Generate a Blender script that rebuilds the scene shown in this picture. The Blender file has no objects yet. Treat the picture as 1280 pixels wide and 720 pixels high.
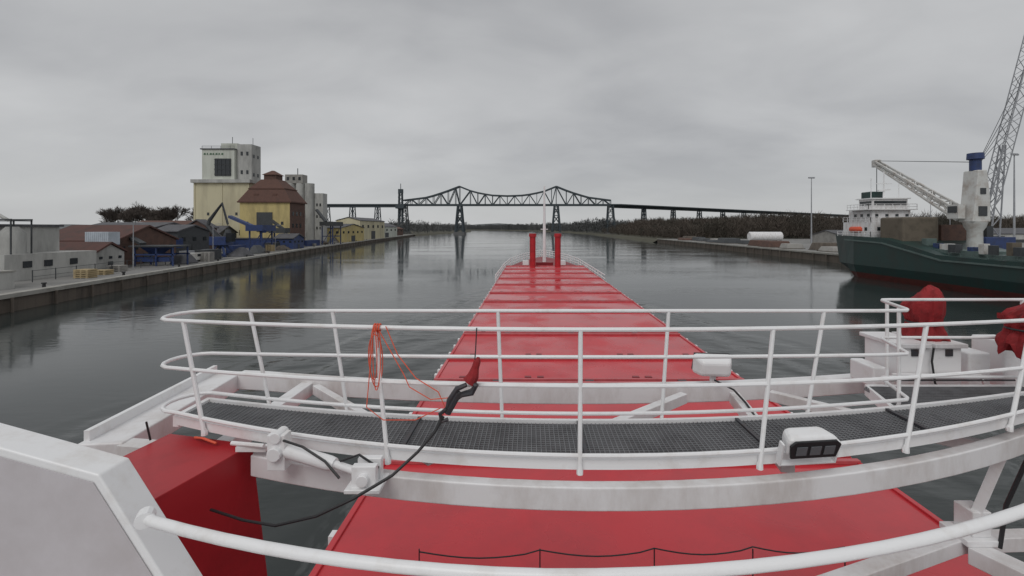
import bpy, math, random, bmesh
from mathutils import Vector, Matrix
random.seed(7)
scn=bpy.context.scene
R=random.uniform
# ---------------------------------------------------------------- materials
def mat(name,col,rough=0.5,dirt=0.25,scale=2.0,metal=0.0,bump=0.0,dcol=None,stretch=(1,1,1),lo=0.45,hi=0.7,rvar=0.0):
    m=bpy.data.materials.new(name); m.use_nodes=True
    nt=m.node_tree; b=nt.nodes["Principled BSDF"]
    tc=nt.nodes.new("ShaderNodeTexCoord"); mp=nt.nodes.new("ShaderNodeMapping")
    mp.inputs["Scale"].default_value=stretch
    nt.links.new(tc.outputs["Object"],mp.inputs["Vector"])
    n=nt.nodes.new("ShaderNodeTexNoise"); n.inputs["Scale"].default_value=scale
    n.inputs["Detail"].default_value=8; n.inputs["Roughness"].default_value=0.68
    nt.links.new(mp.outputs[0],n.inputs["Vector"])
    r=nt.nodes.new("ShaderNodeMapRange"); r.inputs[1].default_value=lo; r.inputs[2].default_value=hi
    r.inputs[3].default_value=0; r.inputs[4].default_value=dirt
    nt.links.new(n.outputs["Fac"],r.inputs[0])
    mx=nt.nodes.new("ShaderNodeMix"); mx.data_type='RGBA'
    mx.inputs[6].default_value=(*col,1)
    dc=dcol if dcol else tuple(c*0.35 for c in col)
    mx.inputs[7].default_value=(*dc,1)
    nt.links.new(r.outputs[0],mx.inputs[0]); nt.links.new(mx.outputs[2],b.inputs["Base Color"])
    b.inputs["Roughness"].default_value=rough; b.inputs["Metallic"].default_value=metal
    if rvar:
        r2=nt.nodes.new("ShaderNodeMapRange"); r2.inputs[1].default_value=0.40; r2.inputs[2].default_value=0.60
        r2.inputs[3].default_value=rough-rvar; r2.inputs[4].default_value=rough+rvar
        n2=nt.nodes.new("ShaderNodeTexNoise"); n2.inputs["Scale"].default_value=scale*0.6; n2.inputs["Detail"].default_value=5
        nt.links.new(mp.outputs[0],n2.inputs["Vector"])
        nt.links.new(n2.outputs["Fac"],r2.inputs[0]); nt.links.new(r2.outputs[0],b.inputs["Roughness"])
    if bump:
        bp=nt.nodes.new("ShaderNodeBump"); bp.inputs["Strength"].default_value=bump; bp.inputs["Distance"].default_value=0.02
        nt.links.new(n.outputs["Fac"],bp.inputs["Height"]); nt.links.new(bp.outputs[0],b.inputs["Normal"])
    return m
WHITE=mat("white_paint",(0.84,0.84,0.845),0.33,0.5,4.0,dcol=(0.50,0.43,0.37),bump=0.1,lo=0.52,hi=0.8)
WHITE2=mat("white_paint_worn",(0.80,0.795,0.80),0.4,0.8,1.6,dcol=(0.50,0.45,0.42),bump=0.15,stretch=(1,1,0.4))
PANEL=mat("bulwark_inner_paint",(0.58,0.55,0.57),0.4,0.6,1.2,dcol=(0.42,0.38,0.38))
RED=mat("red_hatch_paint",(0.62,0.038,0.050),0.27,0.7,0.6,dcol=(0.46,0.038,0.048),bump=0.08,rvar=0.15,lo=0.40,hi=0.65)
REDE=mat("pale_red_glint_edge",(0.52,0.10,0.11),0.4,0.6,2.5,dcol=(0.33,0.045,0.055))  # paler red paints wet glints onto the cross seams
REDF=mat("red_frame_paint",(0.27,0.020,0.027),0.4,0.5,2.0)
REDBOX=mat("red_box_paint",(0.44,0.018,0.026),0.42,0.5,1.2)
REDCLOTH=mat("red_canvas",(0.30,0.014,0.018),0.75,0.7,9,bump=0.6)
ORANGE=mat("orange_rope",(0.75,0.12,0.06),0.7,0.2,20)
BLACK=mat("black_rubber",(0.02,0.02,0.022),0.5,0.2,5)
STEEL=mat("dark_steel",(0.07,0.07,0.08),0.4,0.4,12,metal=0.5,dcol=(0.10,0.05,0.03))
GRATE=mat("galvanised_grating",(0.22,0.225,0.235),0.5,0.6,3,metal=0.2,dcol=(0.08,0.08,0.085))
LENS=mat("lamp_glass",(0.14,0.15,0.16),0.08,0.1,5)
GLASS=mat("window_glass",(0.03,0.035,0.04),0.12,0.3,0.5)
CONC=mat("concrete",(0.33,0.32,0.30),0.85,0.7,0.35,bump=0.2,dcol=(0.17,0.16,0.15))
CONCL=mat("pale_concrete",(0.46,0.46,0.44),0.8,0.85,0.3,dcol=(0.22,0.22,0.21),stretch=(1,1,0.25))
QWALL=mat("quay_timber_wall",(0.13,0.108,0.088),0.85,0.8,0.9,dcol=(0.045,0.038,0.034),stretch=(1,1,0.15))
QCAP=mat("quay_cap",(0.36,0.35,0.32),0.85,0.7,0.6,dcol=(0.16,0.15,0.13))
YELL=mat("pale_cream_render",(0.58,0.535,0.37),0.8,0.85,0.2,dcol=(0.37,0.33,0.23),stretch=(1,1,0.15))
YELL2=mat("ochre_yellow_render",(0.55,0.45,0.20),0.8,0.8,0.3,dcol=(0.30,0.24,0.12),stretch=(1,1,0.3))
CREAM=mat("cream_cladding",(0.56,0.58,0.52),0.7,0.8,0.3,dcol=(0.34,0.35,0.30),stretch=(1,1,0.15))
BROWNR=mat("brown_tile_roof",(0.12,0.060,0.045),0.8,0.6,1.0,dcol=(0.06,0.035,0.03))
REDR=mat("red_tile_roof",(0.105,0.050,0.042),0.85,0.8,0.5,dcol=(0.055,0.040,0.036))
BRICK=mat("dark_brick",(0.12,0.068,0.053),0.85,0.8,0.8,dcol=(0.055,0.038,0.034))
GREYR=mat("grey_sheet_roof",(0.10,0.10,0.11),0.7,0.8,0.6,dcol=(0.05,0.05,0.05))
BLUE=mat("blue_paint",(0.03,0.055,0.16),0.5,0.7,1.0,dcol=(0.03,0.035,0.055))
LBLUE=mat("pale_blue_panel",(0.52,0.58,0.64),0.6,0.3,0.5)
GREENM=mat("green_letters",(0.10,0.17,0.11),0.7,0.2,1)
DGREY=mat("dark_grey_steel",(0.055,0.06,0.065),0.6,0.5,1.0)
BRIDGE=mat("bridge_steel",(0.060,0.075,0.085),0.8,0.3,0.05)
PIER=mat("bridge_masonry",(0.15,0.15,0.15),0.9,0.4,0.1)
HULLG=mat("dark_green_hull",(0.018,0.048,0.044),0.4,0.8,0.35,dcol=(0.030,0.034,0.032),stretch=(1,1,0.5))
HULLR=mat("dark_red_boot_top",(0.12,0.028,0.022),0.5,0.7,0.8,dcol=(0.04,0.02,0.018))
STRAKE=mat("grey_green_strake",(0.11,0.155,0.145),0.5,0.5,0.8)
TANKC=mat("brown_grey_cover",(0.15,0.125,0.095),0.8,0.6,0.6)
CRW=mat("crane_white",(0.62,0.62,0.60),0.5,0.8,0.6,dcol=(0.35,0.28,0.23))
LATT=mat("crane_lattice_grey",(0.34,0.35,0.37),0.6,0.4,1)
BARK=mat("bark",(0.075,0.060,0.052),0.9,0.5,2)
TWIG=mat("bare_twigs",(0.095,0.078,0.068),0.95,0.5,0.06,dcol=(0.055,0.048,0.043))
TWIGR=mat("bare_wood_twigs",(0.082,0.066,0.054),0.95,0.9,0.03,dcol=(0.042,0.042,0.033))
TWIGF=mat("hazed_far_twigs",(0.090,0.092,0.092),0.95,0.6,0.01,dcol=(0.060,0.066,0.064))  # greyer than the near twigs: distance haze put into the colour
GRASS=mat("winter_grass_ground",(0.075,0.072,0.048),0.95,0.7,0.03,dcol=(0.045,0.040,0.030))
PAVE=mat("quay_paving",(0.22,0.215,0.205),0.6,0.9,0.10,dcol=(0.09,0.09,0.085),bump=0.1)
HILLM=mat("hazed_far_hill",(0.14,0.15,0.155),0.95,0.5,0.004,dcol=(0.11,0.12,0.122))  # blue-grey aerial haze painted into the hill colour
MARKY=mat("faded_yellow_pallets",(0.42,0.33,0.19),0.8,0.6,1)
# ---------------------------------------------------------------- mesh builder
class MB:
    def __init__(s): s.v=[];s.f=[];s.m=[]
    def add(s,vs,fs,mi=0):
        o=len(s.v); s.v+= [Vector(p) for p in vs]
        for f in fs: s.f.append([i+o for i in f]); s.m.append(mi)
        return s
    def box(s,x0,x1,y0,y1,z0,z1,mi=0):
        return s.add([(x0,y0,z0),(x1,y0,z0),(x1,y1,z0),(x0,y1,z0),(x0,y0,z1),(x1,y0,z1),(x1,y1,z1),(x0,y1,z1)],
          [(0,3,2,1),(4,5,6,7),(0,1,5,4),(1,2,6,5),(2,3,7,6),(3,0,4,7)],mi)
    def beam(s,p0,p1,w,h,mi=0,up=(0,0,1)):
        p0=Vector(p0);p1=Vector(p1);d=(p1-p0).normalized();u=Vector(up)
        sd=d.cross(u)
        if sd.length<1e-4: sd=d.cross(Vector((0,1,0)))
        sd.normalize(); u=sd.cross(d).normalized()
        vs=[]
        for p in (p0,p1):
            for a,b in ((-1,-1),(1,-1),(1,1),(-1,1)): vs.append(p+sd*a*w/2+u*b*h/2)
        return s.add(vs,[(0,1,2,3),(7,6,5,4),(0,4,5,1),(1,5,6,2),(2,6,7,3),(3,7,4,0)],mi)
    def sweep(s,pts,w,h,mi=0):
        P=[Vector(p) for p in pts];vs=[];n=len(P)
        for i,p in enumerate(P):
            a=P[max(i-1,0)];b=P[min(i+1,n-1)];d=(b-a);d.z=0;d.normalize();sd=Vector((d.y,-d.x,0))
            for x,z in ((-w/2,-h),(w/2,-h),(w/2,0),(-w/2,0)): vs.append(p+sd*x+Vector((0,0,z)))
        fs=[(0,1,2,3)[::-1]]
        for i in range(n-1):
            o=i*4
            for k in range(4): fs.append((o+k,o+(k+1)%4,o+4+(k+1)%4,o+4+k))
        o=(n-1)*4; fs.append((o,o+1,o+2,o+3))
        return s.add(vs,fs,mi)
    def tube(s,pts,r,seg=8,mi=0):
        P=[Vector(p) for p in pts];n=len(P);rr=r if isinstance(r,(list,tuple)) else [r]*n
        d=(P[1]-P[0]).normalized();u=d.orthogonal().normalized();vs=[]
        for i,p in enumerate(P):
            a=P[max(i-1,0)];b=P[min(i+1,n-1)];t=(b-a)
            t=t.normalized() if t.length>1e-9 else d
            u=(u-t*u.dot(t)); u=u.normalized() if u.length>1e-6 else t.orthogonal().normalized()
            w=t.cross(u);d=t
            for k in range(seg):
                an=2*math.pi*k/seg; vs.append(p+(u*math.cos(an)+w*math.sin(an))*rr[i])
        fs=[]
        for i in range(n-1):
            for k in range(seg): fs.append((i*seg+k,i*seg+(k+1)%seg,(i+1)*seg+(k+1)%seg,(i+1)*seg+k))
        fs.append(tuple(range(seg))[::-1]); fs.append(tuple((n-1)*seg+k for k in range(seg)))
        return s.add(vs,fs,mi)
    def prism(s,poly,off,mi=0):
        n=len(poly);A=[Vector(p) for p in poly];B=[p+Vector(off) for p in A]
        fs=[tuple(range(n)),tuple(range(2*n-1,n-1,-1))]
        for i in range(n): fs.append((i,(i+1)%n,n+(i+1)%n,n+i)[::-1])
        return s.add(A+B,fs,mi)
    def frustum(s,c0,a0,b0,c1,a1,b1,mi=0):
        vs=[]
        for c,a,b in ((c0,a0,b0),(c1,a1,b1)):
            for x,y in ((-1,-1),(1,-1),(1,1),(-1,1)): vs.append((c[0]+x*a,c[1]+y*b,c[2]))
        return s.add(vs,[(3,2,1,0),(4,5,6,7),(0,1,5,4),(1,2,6,5),(2,3,7,6),(3,0,4,7)],mi)
    def make(s,name,mats,parent=None,smooth=False,label=None,bevel=0,fixn=True,**kw):
        me=bpy.data.meshes.new(name)
        base=Vector(parent["_base"]) if parent is not None and "_base" in parent else Vector((0,0,0))
        me.from_pydata([tuple(p-base) for p in s.v],[],s.f)
        if not isinstance(mats,(list,tuple)): mats=[mats]
        for m in mats: me.materials.append(m)
        for p,mi in zip(me.polygons,s.m): p.material_index=mi; p.use_smooth=smooth
        if fixn:
            bm=bmesh.new();bm.from_mesh(me);bmesh.ops.recalc_face_normals(bm,faces=bm.faces);bm.to_mesh(me);bm.free()
        me.update()
        o=bpy.data.objects.new(name,me); scn.collection.objects.link(o)
        if parent is not None: o.parent=parent; o["_base"]=tuple(base)
        if smooth:
            md=o.modifiers.new("es",'EDGE_SPLIT'); md.split_angle=math.radians(40)
        if bevel:
            b=o.modifiers.new("bev",'BEVEL'); b.width=bevel; b.segments=3; b.limit_method='ANGLE'
        if label: o["label"]=label
        for k,v in kw.items(): o[k]=v
        return o
def thing(name,base,label,category,group=None):
    e=bpy.data.objects.new(name,None); e.empty_display_size=0.5; e.location=base; scn.collection.objects.link(e)
    e["_base"]=tuple(base); e["label"]=label; e["category"]=category
    if group: e["group"]=group
    return e
def copy_thing(t,loc,rot=0,sc=1,label=None,group=None):
    n=t.copy(); scn.collection.objects.link(n); n.location=loc; n.rotation_euler=(0,0,rot); n.scale=(sc,)*3
    if label: n["label"]=label
    def rec(a,b):
        for c in a.children:
            k=c.copy(); scn.collection.objects.link(k); k.parent=b; rec(c,k)
    rec(t,n); return n
def arc(c,r,a0,a1,n,z): return [(c[0]+r*math.cos(a0+(a1-a0)*i/n),c[1]+r*math.sin(a0+(a1-a0)*i/n),z) for i in range(n+1)]
# ---------------------------------------------------------------- world
H=10.0
w=bpy.data.worlds.new("World"); scn.world=w; w.use_nodes=True; nt=w.node_tree
for n in list(nt.nodes): nt.nodes.remove(n)
N=nt.nodes.new; L=nt.links.new
out=N("ShaderNodeOutputWorld"); tc=N("ShaderNodeTexCoord"); sep=N("ShaderNodeSeparateXYZ"); L(tc.outputs["Generated"],sep.inputs[0])
def M(op,a,b=None):
    n=N("ShaderNodeMath"); n.operation=op
    for i,x in enumerate((a,b)):
        if x is None: continue
        if isinstance(x,(int,float)): n.inputs[i].default_value=x
        else: L(x,n.inputs[i])
    return n.outputs[0]
zz=M('ADD',M('MAXIMUM',sep.outputs[2],0.0),0.30)
cx=M('DIVIDE',sep.outputs[0],zz); cy=M('DIVIDE',sep.outputs[1],zz)
cmb=N("ShaderNodeCombineXYZ"); L(cx,cmb.inputs[0]); L(cy,cmb.inputs[1])
def cloud(scale,st,loc,det,dist):
    mp=N("ShaderNodeMapping"); mp.inputs["Scale"].default_value=st; mp.inputs["Rotation"].default_value=(0,0,0.35); mp.inputs["Location"].default_value=loc
    L(cmb.outputs[0],mp.inputs[0])
    n1=N("ShaderNodeTexNoise"); n1.inputs["Scale"].default_value=scale; n1.inputs["Detail"].default_value=det; n1.inputs["Roughness"].default_value=0.48; n1.inputs["Distortion"].default_value=dist
    L(mp.outputs[0],n1.inputs["Vector"]); return n1.outputs["Fac"]
c1=cloud(0.9,(0.62,0.95,1),(3.1,1.7,0),6,0.3); c2=cloud(2.6,(0.7,1.05,1),(7.7,2.2,0),7,0.4)
cf=M('ADD',M('MULTIPLY',c1,0.64),M('MULTIPLY',c2,0.36))
cr=N("ShaderNodeValToRGB"); e=cr.color_ramp; e.elements[0].position=0.36; e.elements[0].color=(0.395,0.400,0.412,1)
e.elements[1].position=0.65; e.elements[1].color=(0.595,0.600,0.605,1)
e.elements.new(0.5).color=(0.495,0.500,0.508,1)
L(cf,cr.inputs[0])
hz=N("ShaderNodeMapRange"); hz.inputs[1].default_value=0.0; hz.inputs[2].default_value=0.16; hz.inputs[3].default_value=0.7; hz.inputs[4].default_value=0.0
L(sep.outputs[2],hz.inputs[0])
mx=N("ShaderNodeMix"); mx.data_type='RGBA'; L(hz.outputs[0],mx.inputs[0]); L(cr.outputs[0],mx.inputs[6]); mx.inputs[7].default_value=(0.54,0.55,0.555,1)
bgc=N("ShaderNodeBackground"); L(mx.outputs[2],bgc.inputs[0]); bgc.inputs[1].default_value=1.0
sky=N("ShaderNodeTexSky"); sky.sky_type='NISHITA'; sky.sun_disc=False; sky.sun_elevation=math.radians(48); sky.sun_rotation=math.radians(200)
bgs=N("ShaderNodeBackground"); L(sky.outputs[0],bgs.inputs[0]); bgs.inputs[1].default_value=0.08
ms=N("ShaderNodeMixShader"); ms.inputs[0].default_value=0.95; L(bgs.outputs[0],ms.inputs[1]); L(bgc.outputs[0],ms.inputs[2]); L(ms.outputs[0],out.inputs[0])
sl=bpy.data.lights.new("sun",'SUN'); sl.energy=0.95; sl.angle=math.radians(35); sl.color=(1,0.985,0.96)
so=bpy.data.objects.new("sun",sl); scn.collection.objects.link(so); so.rotation_euler=(math.radians(42),0,math.radians(-20))
scn.view_settings.view_transform='Standard'; scn.view_settings.look='None'; scn.view_settings.exposure=0
# ---------------------------------------------------------------- camera
cam=bpy.data.cameras.new("camera"); co=bpy.data.objects.new("camera",cam); scn.collection.objects.link(co)
co.location=(0,0,H); co.rotation_euler=(math.radians(90),0,0)
cam.sensor_width=36; cam.lens=36*560/1280; cam.shift_x=-23/1280; cam.shift_y=-75/1280; cam.clip_end=20000; cam.clip_start=0.05
scn.camera=co
# ---------------------------------------------------------------- water
wm=bpy.data.materials.new("canal_water"); wm.use_nodes=True; nt=wm.node_tree; b=nt.nodes["Principled BSDF"]
b.inputs["Roughness"].default_value=0.08; b.inputs["IOR"].default_value=1.36
N=nt.nodes.new; L=nt.links.new
tcw=N("ShaderNodeTexCoord")
def wn(scale,st,det):
    m_=N("ShaderNodeMapping"); m_.inputs["Scale"].default_value=st; m_.inputs["Rotation"].default_value=(0,0,0.3)
    n_=N("ShaderNodeTexNoise"); n_.inputs["Scale"].default_value=scale; n_.inputs["Detail"].default_value=det
    L(tcw.outputs["Object"],m_.inputs[0]); L(m_.outputs[0],n_.inputs["Vector"]); return n_
a1=wn(1.1,(0.5,1.3,1),5); a2=wn(0.035,(0.5,1.6,1),3); a3=wn(0.22,(1,1,1),3); a4=wn(2.6,(1.3,0.5,1),6)
def MR(x,a,b_,c,d):
    n=N("ShaderNodeMapRange"); L(x,n.inputs[0])
    for i,v in enumerate((a,b_,c,d)): n.inputs[i+1].default_value=v
    return n.outputs[0]
sp=N("ShaderNodeSeparateXYZ"); L(tcw.outputs["Object"],sp.inputs[0])
dx=M('ABSOLUTE',M('SUBTRACT',sp.outputs[0],2.3))
back=M('MAXIMUM',M('SUBTRACT',86.0,sp.outputs[1]),0.0)
edge=M('ADD',M('MULTIPLY',back,0.30),6.0)
inw=MR(M('SUBTRACT',edge,dx),-2.0,3.0,0.0,1.0)
decay=MR(M('SUBTRACT',edge,dx),3.0,22.0,1.0,0.25)
mask=M('MULTIPLY',inw,decay)
ph=M('ADD',M('ADD',M('MULTIPLY',dx,1.55),M('MULTIPLY',sp.outputs[1],0.50)),M('MULTIPLY',a3.outputs["Fac"],9.0))
wk_=M('MULTIPLY',M('SINE',ph),mask)
gust=MR(a2.outputs["Fac"],0.42,0.6,0.10,0.9)
hgt=M('ADD',M('MULTIPLY',a1.outputs["Fac"],M('ADD',gust,M('MULTIPLY',mask,1.0))),M('MULTIPLY',wk_,0.9))
bp=N("ShaderNodeBump"); bp.inputs["Distance"].default_value=0.08; bp.inputs["Strength"].default_value=0.5
L(hgt,bp.inputs["Height"]); L(bp.outputs[0],b.inputs["Normal"])
foam=M('MULTIPLY',MR(dx,6.4,9.5,1.0,0.0),MR(a4.outputs["Fac"],0.48,0.62,0.0,0.7))
mxw=N("ShaderNodeMix"); mxw.data_type='RGBA'; L(foam,mxw.inputs[0]); mxw.inputs[6].default_value=(0.030,0.037,0.036,1); mxw.inputs[7].default_value=(0.36,0.38,0.38,1)
L(mxw.outputs[2],b.inputs["Base Color"])
MB().add([(-6000,-300,0),(6000,-300,0),(6000,9000,0),(-6000,9000,0)],[(0,1,2,3)]).make("water",wm,kind="structure")
# ---------------------------------------------------------------- land
LQ=[(-52,-60),(-58,30),(-61,47),(-86,170),(-108,300),(-146,560)]
RQ=[(88,-60),(88,120),(88,310)]
LB=[(-146,560),(-150,800),(-150,1100),(-215,1600),(-520,2200),(-1100,2600)]
RB=[(88,310),(90,420),(94,700),(78,1000),(25,1350),(-90,1800),(-330,2200),(-800,2550),(-1100,2601)]
def strip_land(pts,side,z,name,m):
    k=MB(); vs=[];
    for x,y in pts: vs.append((x,y,z)); vs.append((side*6000,y,z))
    fs=[(2*i,2*i+2,2*i+3,2*i+1) for i in range(len(pts)-1)]
    k.add(vs,fs); return k.make(name,m,kind="structure")
strip_land(LQ,-1,2.0,"quay_pavement",PAVE)
strip_land(RQ,1,2.5,"quay_pavement",PAVE)
strip_land(LB,-1,1.6,"ground",GRASS)
strip_land(RB,1,1.6,"ground",GRASS)
MB().box(-6000,6000,2600,9000,0.0,1.5).make("ground",GRASS,kind="structure")
def bank(pts,name,m,zt,out):
    k=MB();vs=[]
    for x,y in pts: vs+= [(x,y,zt),(x+out,y-2,-0.5)]
    k.add(vs,[(2*i,2*i+1,2*i+3,2*i+2) for i in range(len(pts)-1)]); return k.make(name,m,kind="structure")
bank(LB,"embankment",GRASS,1.6,5)
bank(RB[:-1],"embankment",GRASS,1.6,-5)
def quay(pts,zt,name,label,side):
    t=thing(name,(pts[0][0],pts[0][1],0),label,"quay wall")
    MB().sweep([(x,y,zt-0.3) for x,y in pts],0.6,zt+1.2).make("wall_face",QWALL,t)
    MB().sweep([(x,y,zt+0.2) for x,y in pts],1.3,0.5).make("cap_beam",QCAP,t)
    cnt=0
    for (x0,y0),(x1,y1) in zip(pts,pts[1:]):
        Ln=math.hypot(x1-x0,y1-y0);n=int(Ln/6)
        for i in range(n):
            f=i/n; x=x0+(x1-x0)*f; y=y0+(y1-y0)*f
            if y<20 or cnt>90: continue
            cnt+=1
            MB().tube([(x+side*0.75,y,-1),(x+side*0.75,y,zt-0.25)],0.17,6).make("fender_pile",QWALL,t)
    return t
quay(LQ,2.0,"quay_wall","long brown timber-faced quay wall with concrete cap",1)
quay(RQ,2.5,"quay_wall","dark sheet pile quay wall beside moored ship",-1)
def lqx(y): return -61-25*(y-47)/123 if y<170 else -86-22*(y-170)/130
bt=thing("mooring_bollard",(lqx(60)-1.5,60,2.0),"short black mooring bollard on quay edge","bollard","bollards along the quay")
bx=lqx(60)-1.5
MB().tube([(bx,60,2.0),(bx,60,2.5),(bx,60,2.55),(bx,60,2.7)],[0.2,0.17,0.28,0.26],10).make("bollard_post",BLACK,bt,smooth=True)
for y in range(75,300,16): copy_thing(bt,(lqx(y)-1.4,y,2.0))
# ---------------------------------------------------------------- trees
def rec_branch(k,kt,p,d,ln,r,lev):
    q=p+d*ln
    if lev<3: k.tube([p,p+d*ln*0.5+Vector((R(-1,1),R(-1,1),0))*ln*0.05,q],[r,r*0.8,r*0.6],5)
    else: kt.tube([p,q],[max(r,0.075),0.05],3)
    if lev>=5: return
    nb=3 if lev<2 else 5
    for i in range(nb):
        nd=(d+Vector((R(-1,1),R(-1,1),R(-0.25,0.6)))*0.78).normalized()
        rec_branch(k,kt,p+d*ln*R(0.5,1.0),nd,ln*R(0.62,0.84),r*0.55,lev+1)
def tree(base,h,label,seed):
    random.seed(seed)
    t=thing("bare_tree",base,label,"tree","bare trees behind the warehouses")
    k=MB();kt=MB(); rec_branch(k,kt,Vector(base),Vector((0,0,1)),h*0.25,h*0.018,0)
    k.make("trunk",BARK,t); kt.make("crown",TWIG,t,fixn=False); return t
T=[tree((-250,262,2),34,"leafless brown tree behind dark warehouses",11),tree((-241,258,2),33,"leafless brown tree behind dark warehouses",12),tree((-230,264,2),35,"tall leafless tree with wide crown behind warehouses",13)]
random.seed(5)
for i in range(17):
    copy_thing(T[i%3],(-240+i*5.4+R(-2,2),R(246,280),2),R(0,6),R(0.82,1.05))
def wood(name,fn,n,tri,m,label,seed,wd=0.35):
    random.seed(seed); vs=[];fs=[]
    for _ in range(n):
        x,y,z,h=fn(); cr=h*R(0.2,0.32)
        vs+=[(x-wd*0.5,y,z),(x+wd*0.5,y,z),(x,y,z+h*0.8)];fs.append((len(vs)-3,len(vs)-2,len(vs)-1))
        for j in range(tri):
            a=R(0,6.283);u=R(0,1)**0.5;zz_=R(0.10,0.88);rr=cr*u*math.sin(math.pi*min(1,zz_*0.85+0.12))
            px=x+math.cos(a)*rr*0.8;py=y+math.sin(a)*rr*0.8;pz=z+h*zz_*0.9
            l=h*R(0.08,0.22)
            dx=math.cos(a)*l*0.6+R(-.4,.4);dy=math.sin(a)*l*0.5;dz=l*R(0.4,1.0)
            o=wd*R(0.5,1.1)
            vs+=[(px-o,py+o*0.5,pz),(px+o,py-o*0.5,pz),(px+dx,py+dy,pz+dz)];fs.append((len(vs)-3,len(vs)-2,len(vs)-1))
    k=MB(); k.v=[Vector(v) for v in vs];k.f=[list(f) for f in fs];k.m=[0]*len(fs)
    return k.make(name,m,fixn=False,kind="stuff",label=label,category="wood")
def hv(x,y): return 1+0.13*math.sin(x*0.045+y*0.013)+0.08*math.sin(x*0.13+1)
def edge_x(pts,y):
    for (a,b_),(c,d) in zip(pts,pts[1:]):
        if b_<=y<=d: return a+(c-a)*(y-b_)/(d-b_)
    return pts[-1][0]
def f_right():
    y=R(320,640); x=R(102,150+ (y-200)*0.55); e=min(1,0.4+(x-100)/60); return (x,y,1.8,R(15,21)*hv(x,y)*e)
wood("bare_woodland",f_right,2100,90,TWIGR,"dense leafless brown woodland on canal bank",21,0.2)
def f_right2():
    y=R(350,560); x=R(200,560); return (x,y,1.8,R(16,22)*hv(x,y))
wood("bare_woodland",f_right2,1900,80,TWIGR,"dense leafless brown woodland behind the quay",22,0.2)
def f_right3():
    y=R(640,2500); x=edge_x(RB,y)+12+R(0,1)**1.5*430; return (x,y,1.5,R(18,27)*hv(x,y))
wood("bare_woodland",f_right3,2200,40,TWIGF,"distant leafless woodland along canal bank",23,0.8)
def f_left():
    y=R(560,2500); x=edge_x(LB,y)-10-R(0,400); return (x,y,1.5,R(14,26)*hv(x,y))
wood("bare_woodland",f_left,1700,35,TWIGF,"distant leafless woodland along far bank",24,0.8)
def f_far():
    return (R(-1800,1700),R(2620,3300),1.5,R(20,40))
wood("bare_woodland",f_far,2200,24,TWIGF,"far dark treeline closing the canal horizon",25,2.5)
k=MB();vs=[];n=90
random.seed(3)
for i in range(n+1):
    x=-6000+12000*i/n; z=36+26*math.sin(i*0.35)+12*math.sin(i*0.9+1)+R(-3,3); vs+=[(x,5200,0),(x,5600,max(z,22))]
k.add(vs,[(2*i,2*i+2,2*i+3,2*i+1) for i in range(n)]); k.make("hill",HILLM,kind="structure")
# ---------------------------------------------------------------- high bridge
D=660.0
br=thing("railway_high_bridge",(0,D,0),"dark steel cantilever truss railway bridge high across the canal","bridge")
def trusspart(Y,name):
    k=MB()
    XA,XB,XL,XR=-104,38,-186,118
    zb=43.5
    def top(x):
        pts=[(XL,50.5),(-150,55),(-125,63),(XA,71),(-84,63),(-58,58),(-33,57),(-8,58),(18,63),(XB,71),(58,63),(84,55),(XR,50.5)]
        for (a,za),(c,zc) in zip(pts,pts[1:]):
            if a<=x<=c: return za+(zc-za)*(x-a)/(c-a)
        return 50
    xs=[XL+(XR-XL)*i/28 for i in range(29)]
    for a in (XA,XB):
        j=min(range(29),key=lambda i:abs(xs[i]-a)); xs[j]=a
    for i in range(28):
        a,c=xs[i],xs[i+1]
        k.beam((a,Y,top(a)),(c,Y,top(c)),1.8,2.1)
        k.beam((a,Y,zb),(c,Y,zb),1.8,2.3)
        if i%2==0: k.beam((a,Y,zb),(c,Y,top(c)),0.9,1.1)
        else: k.beam((a,Y,top(a)),(c,Y,zb),0.9,1.1)
        k.beam((c,Y,zb),(c,Y,top(c)),0.7,0.9)
    k.make(name,BRIDGE,br)
trusspart(D-4,"truss"); trusspart(D+4,"truss")
MB().sweep([(-330,D,45.3),(130,D,45.3),(900,1230,44.7)],8,1.6).make("bridge_deck",BRIDGE,br)
MB().beam((-330,D,42),(-186,D,42),5,3.2).make("plate_girder",BRIDGE,br)
MB().beam((118,D,42),(900,1230,40.4),5,4.2).make("plate_girder",BRIDGE,br)
def trestle(x,y,zt,w0,w1,tk=1.3):
    k=MB()
    for sy in (-4,4):
        k.beam((x-w1,y+sy*1.6,2),(x-w0,y+sy,zt),tk,tk);k.beam((x+w1,y+sy*1.6,2),(x+w0,y+sy,zt),tk,tk)
        for f0,f1 in ((0.05,0.35),(0.35,0.65),(0.65,0.95)):
            a=w1+(w0-w1)*f0;c=w1+(w0-w1)*f1;z0=2+(zt-2)*f0;z1=2+(zt-2)*f1
            k.beam((x-a,y+sy,z0),(x+c,y+sy,z1),tk*0.5,tk*0.5);k.beam((x+a,y+sy,z0),(x-c,y+sy,z1),tk*0.5,tk*0.5)
            k.beam((x-c,y+sy,z1),(x+c,y+sy,z1),tk*0.5,tk*0.5)
    k.make("pier",BRIDGE,br)
    MB().box(x-w1-2,x+w1+2,y-10,y+10,0,4).make("pier_base",PIER,br)
trestle(-104,D,43,2.5,6,2.0); trestle(38,D,43,2.5,6,2.0)
trestle(-186,D,43,3.5,6); trestle(118,D,43,3.5,6)
for x in (-225,-262,-300): trestle(x,D,42,2,4,1.0)
for i in range(1,13):
    f=i/13; trestle(118+782*f,D+570*f,41,1.8,3.5,1.4)
lt=thing("signal_tower",(-187,D-14,0),"slender dark steel tower standing beside bridge pier","tower")
k=MB()
for a in (-3,3):
    for c in (-3,3): k.beam((-187+a,D-14+c,1.5),(-187+a*0.7,D-14+c*0.7,60),1.2,1.2)
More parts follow.
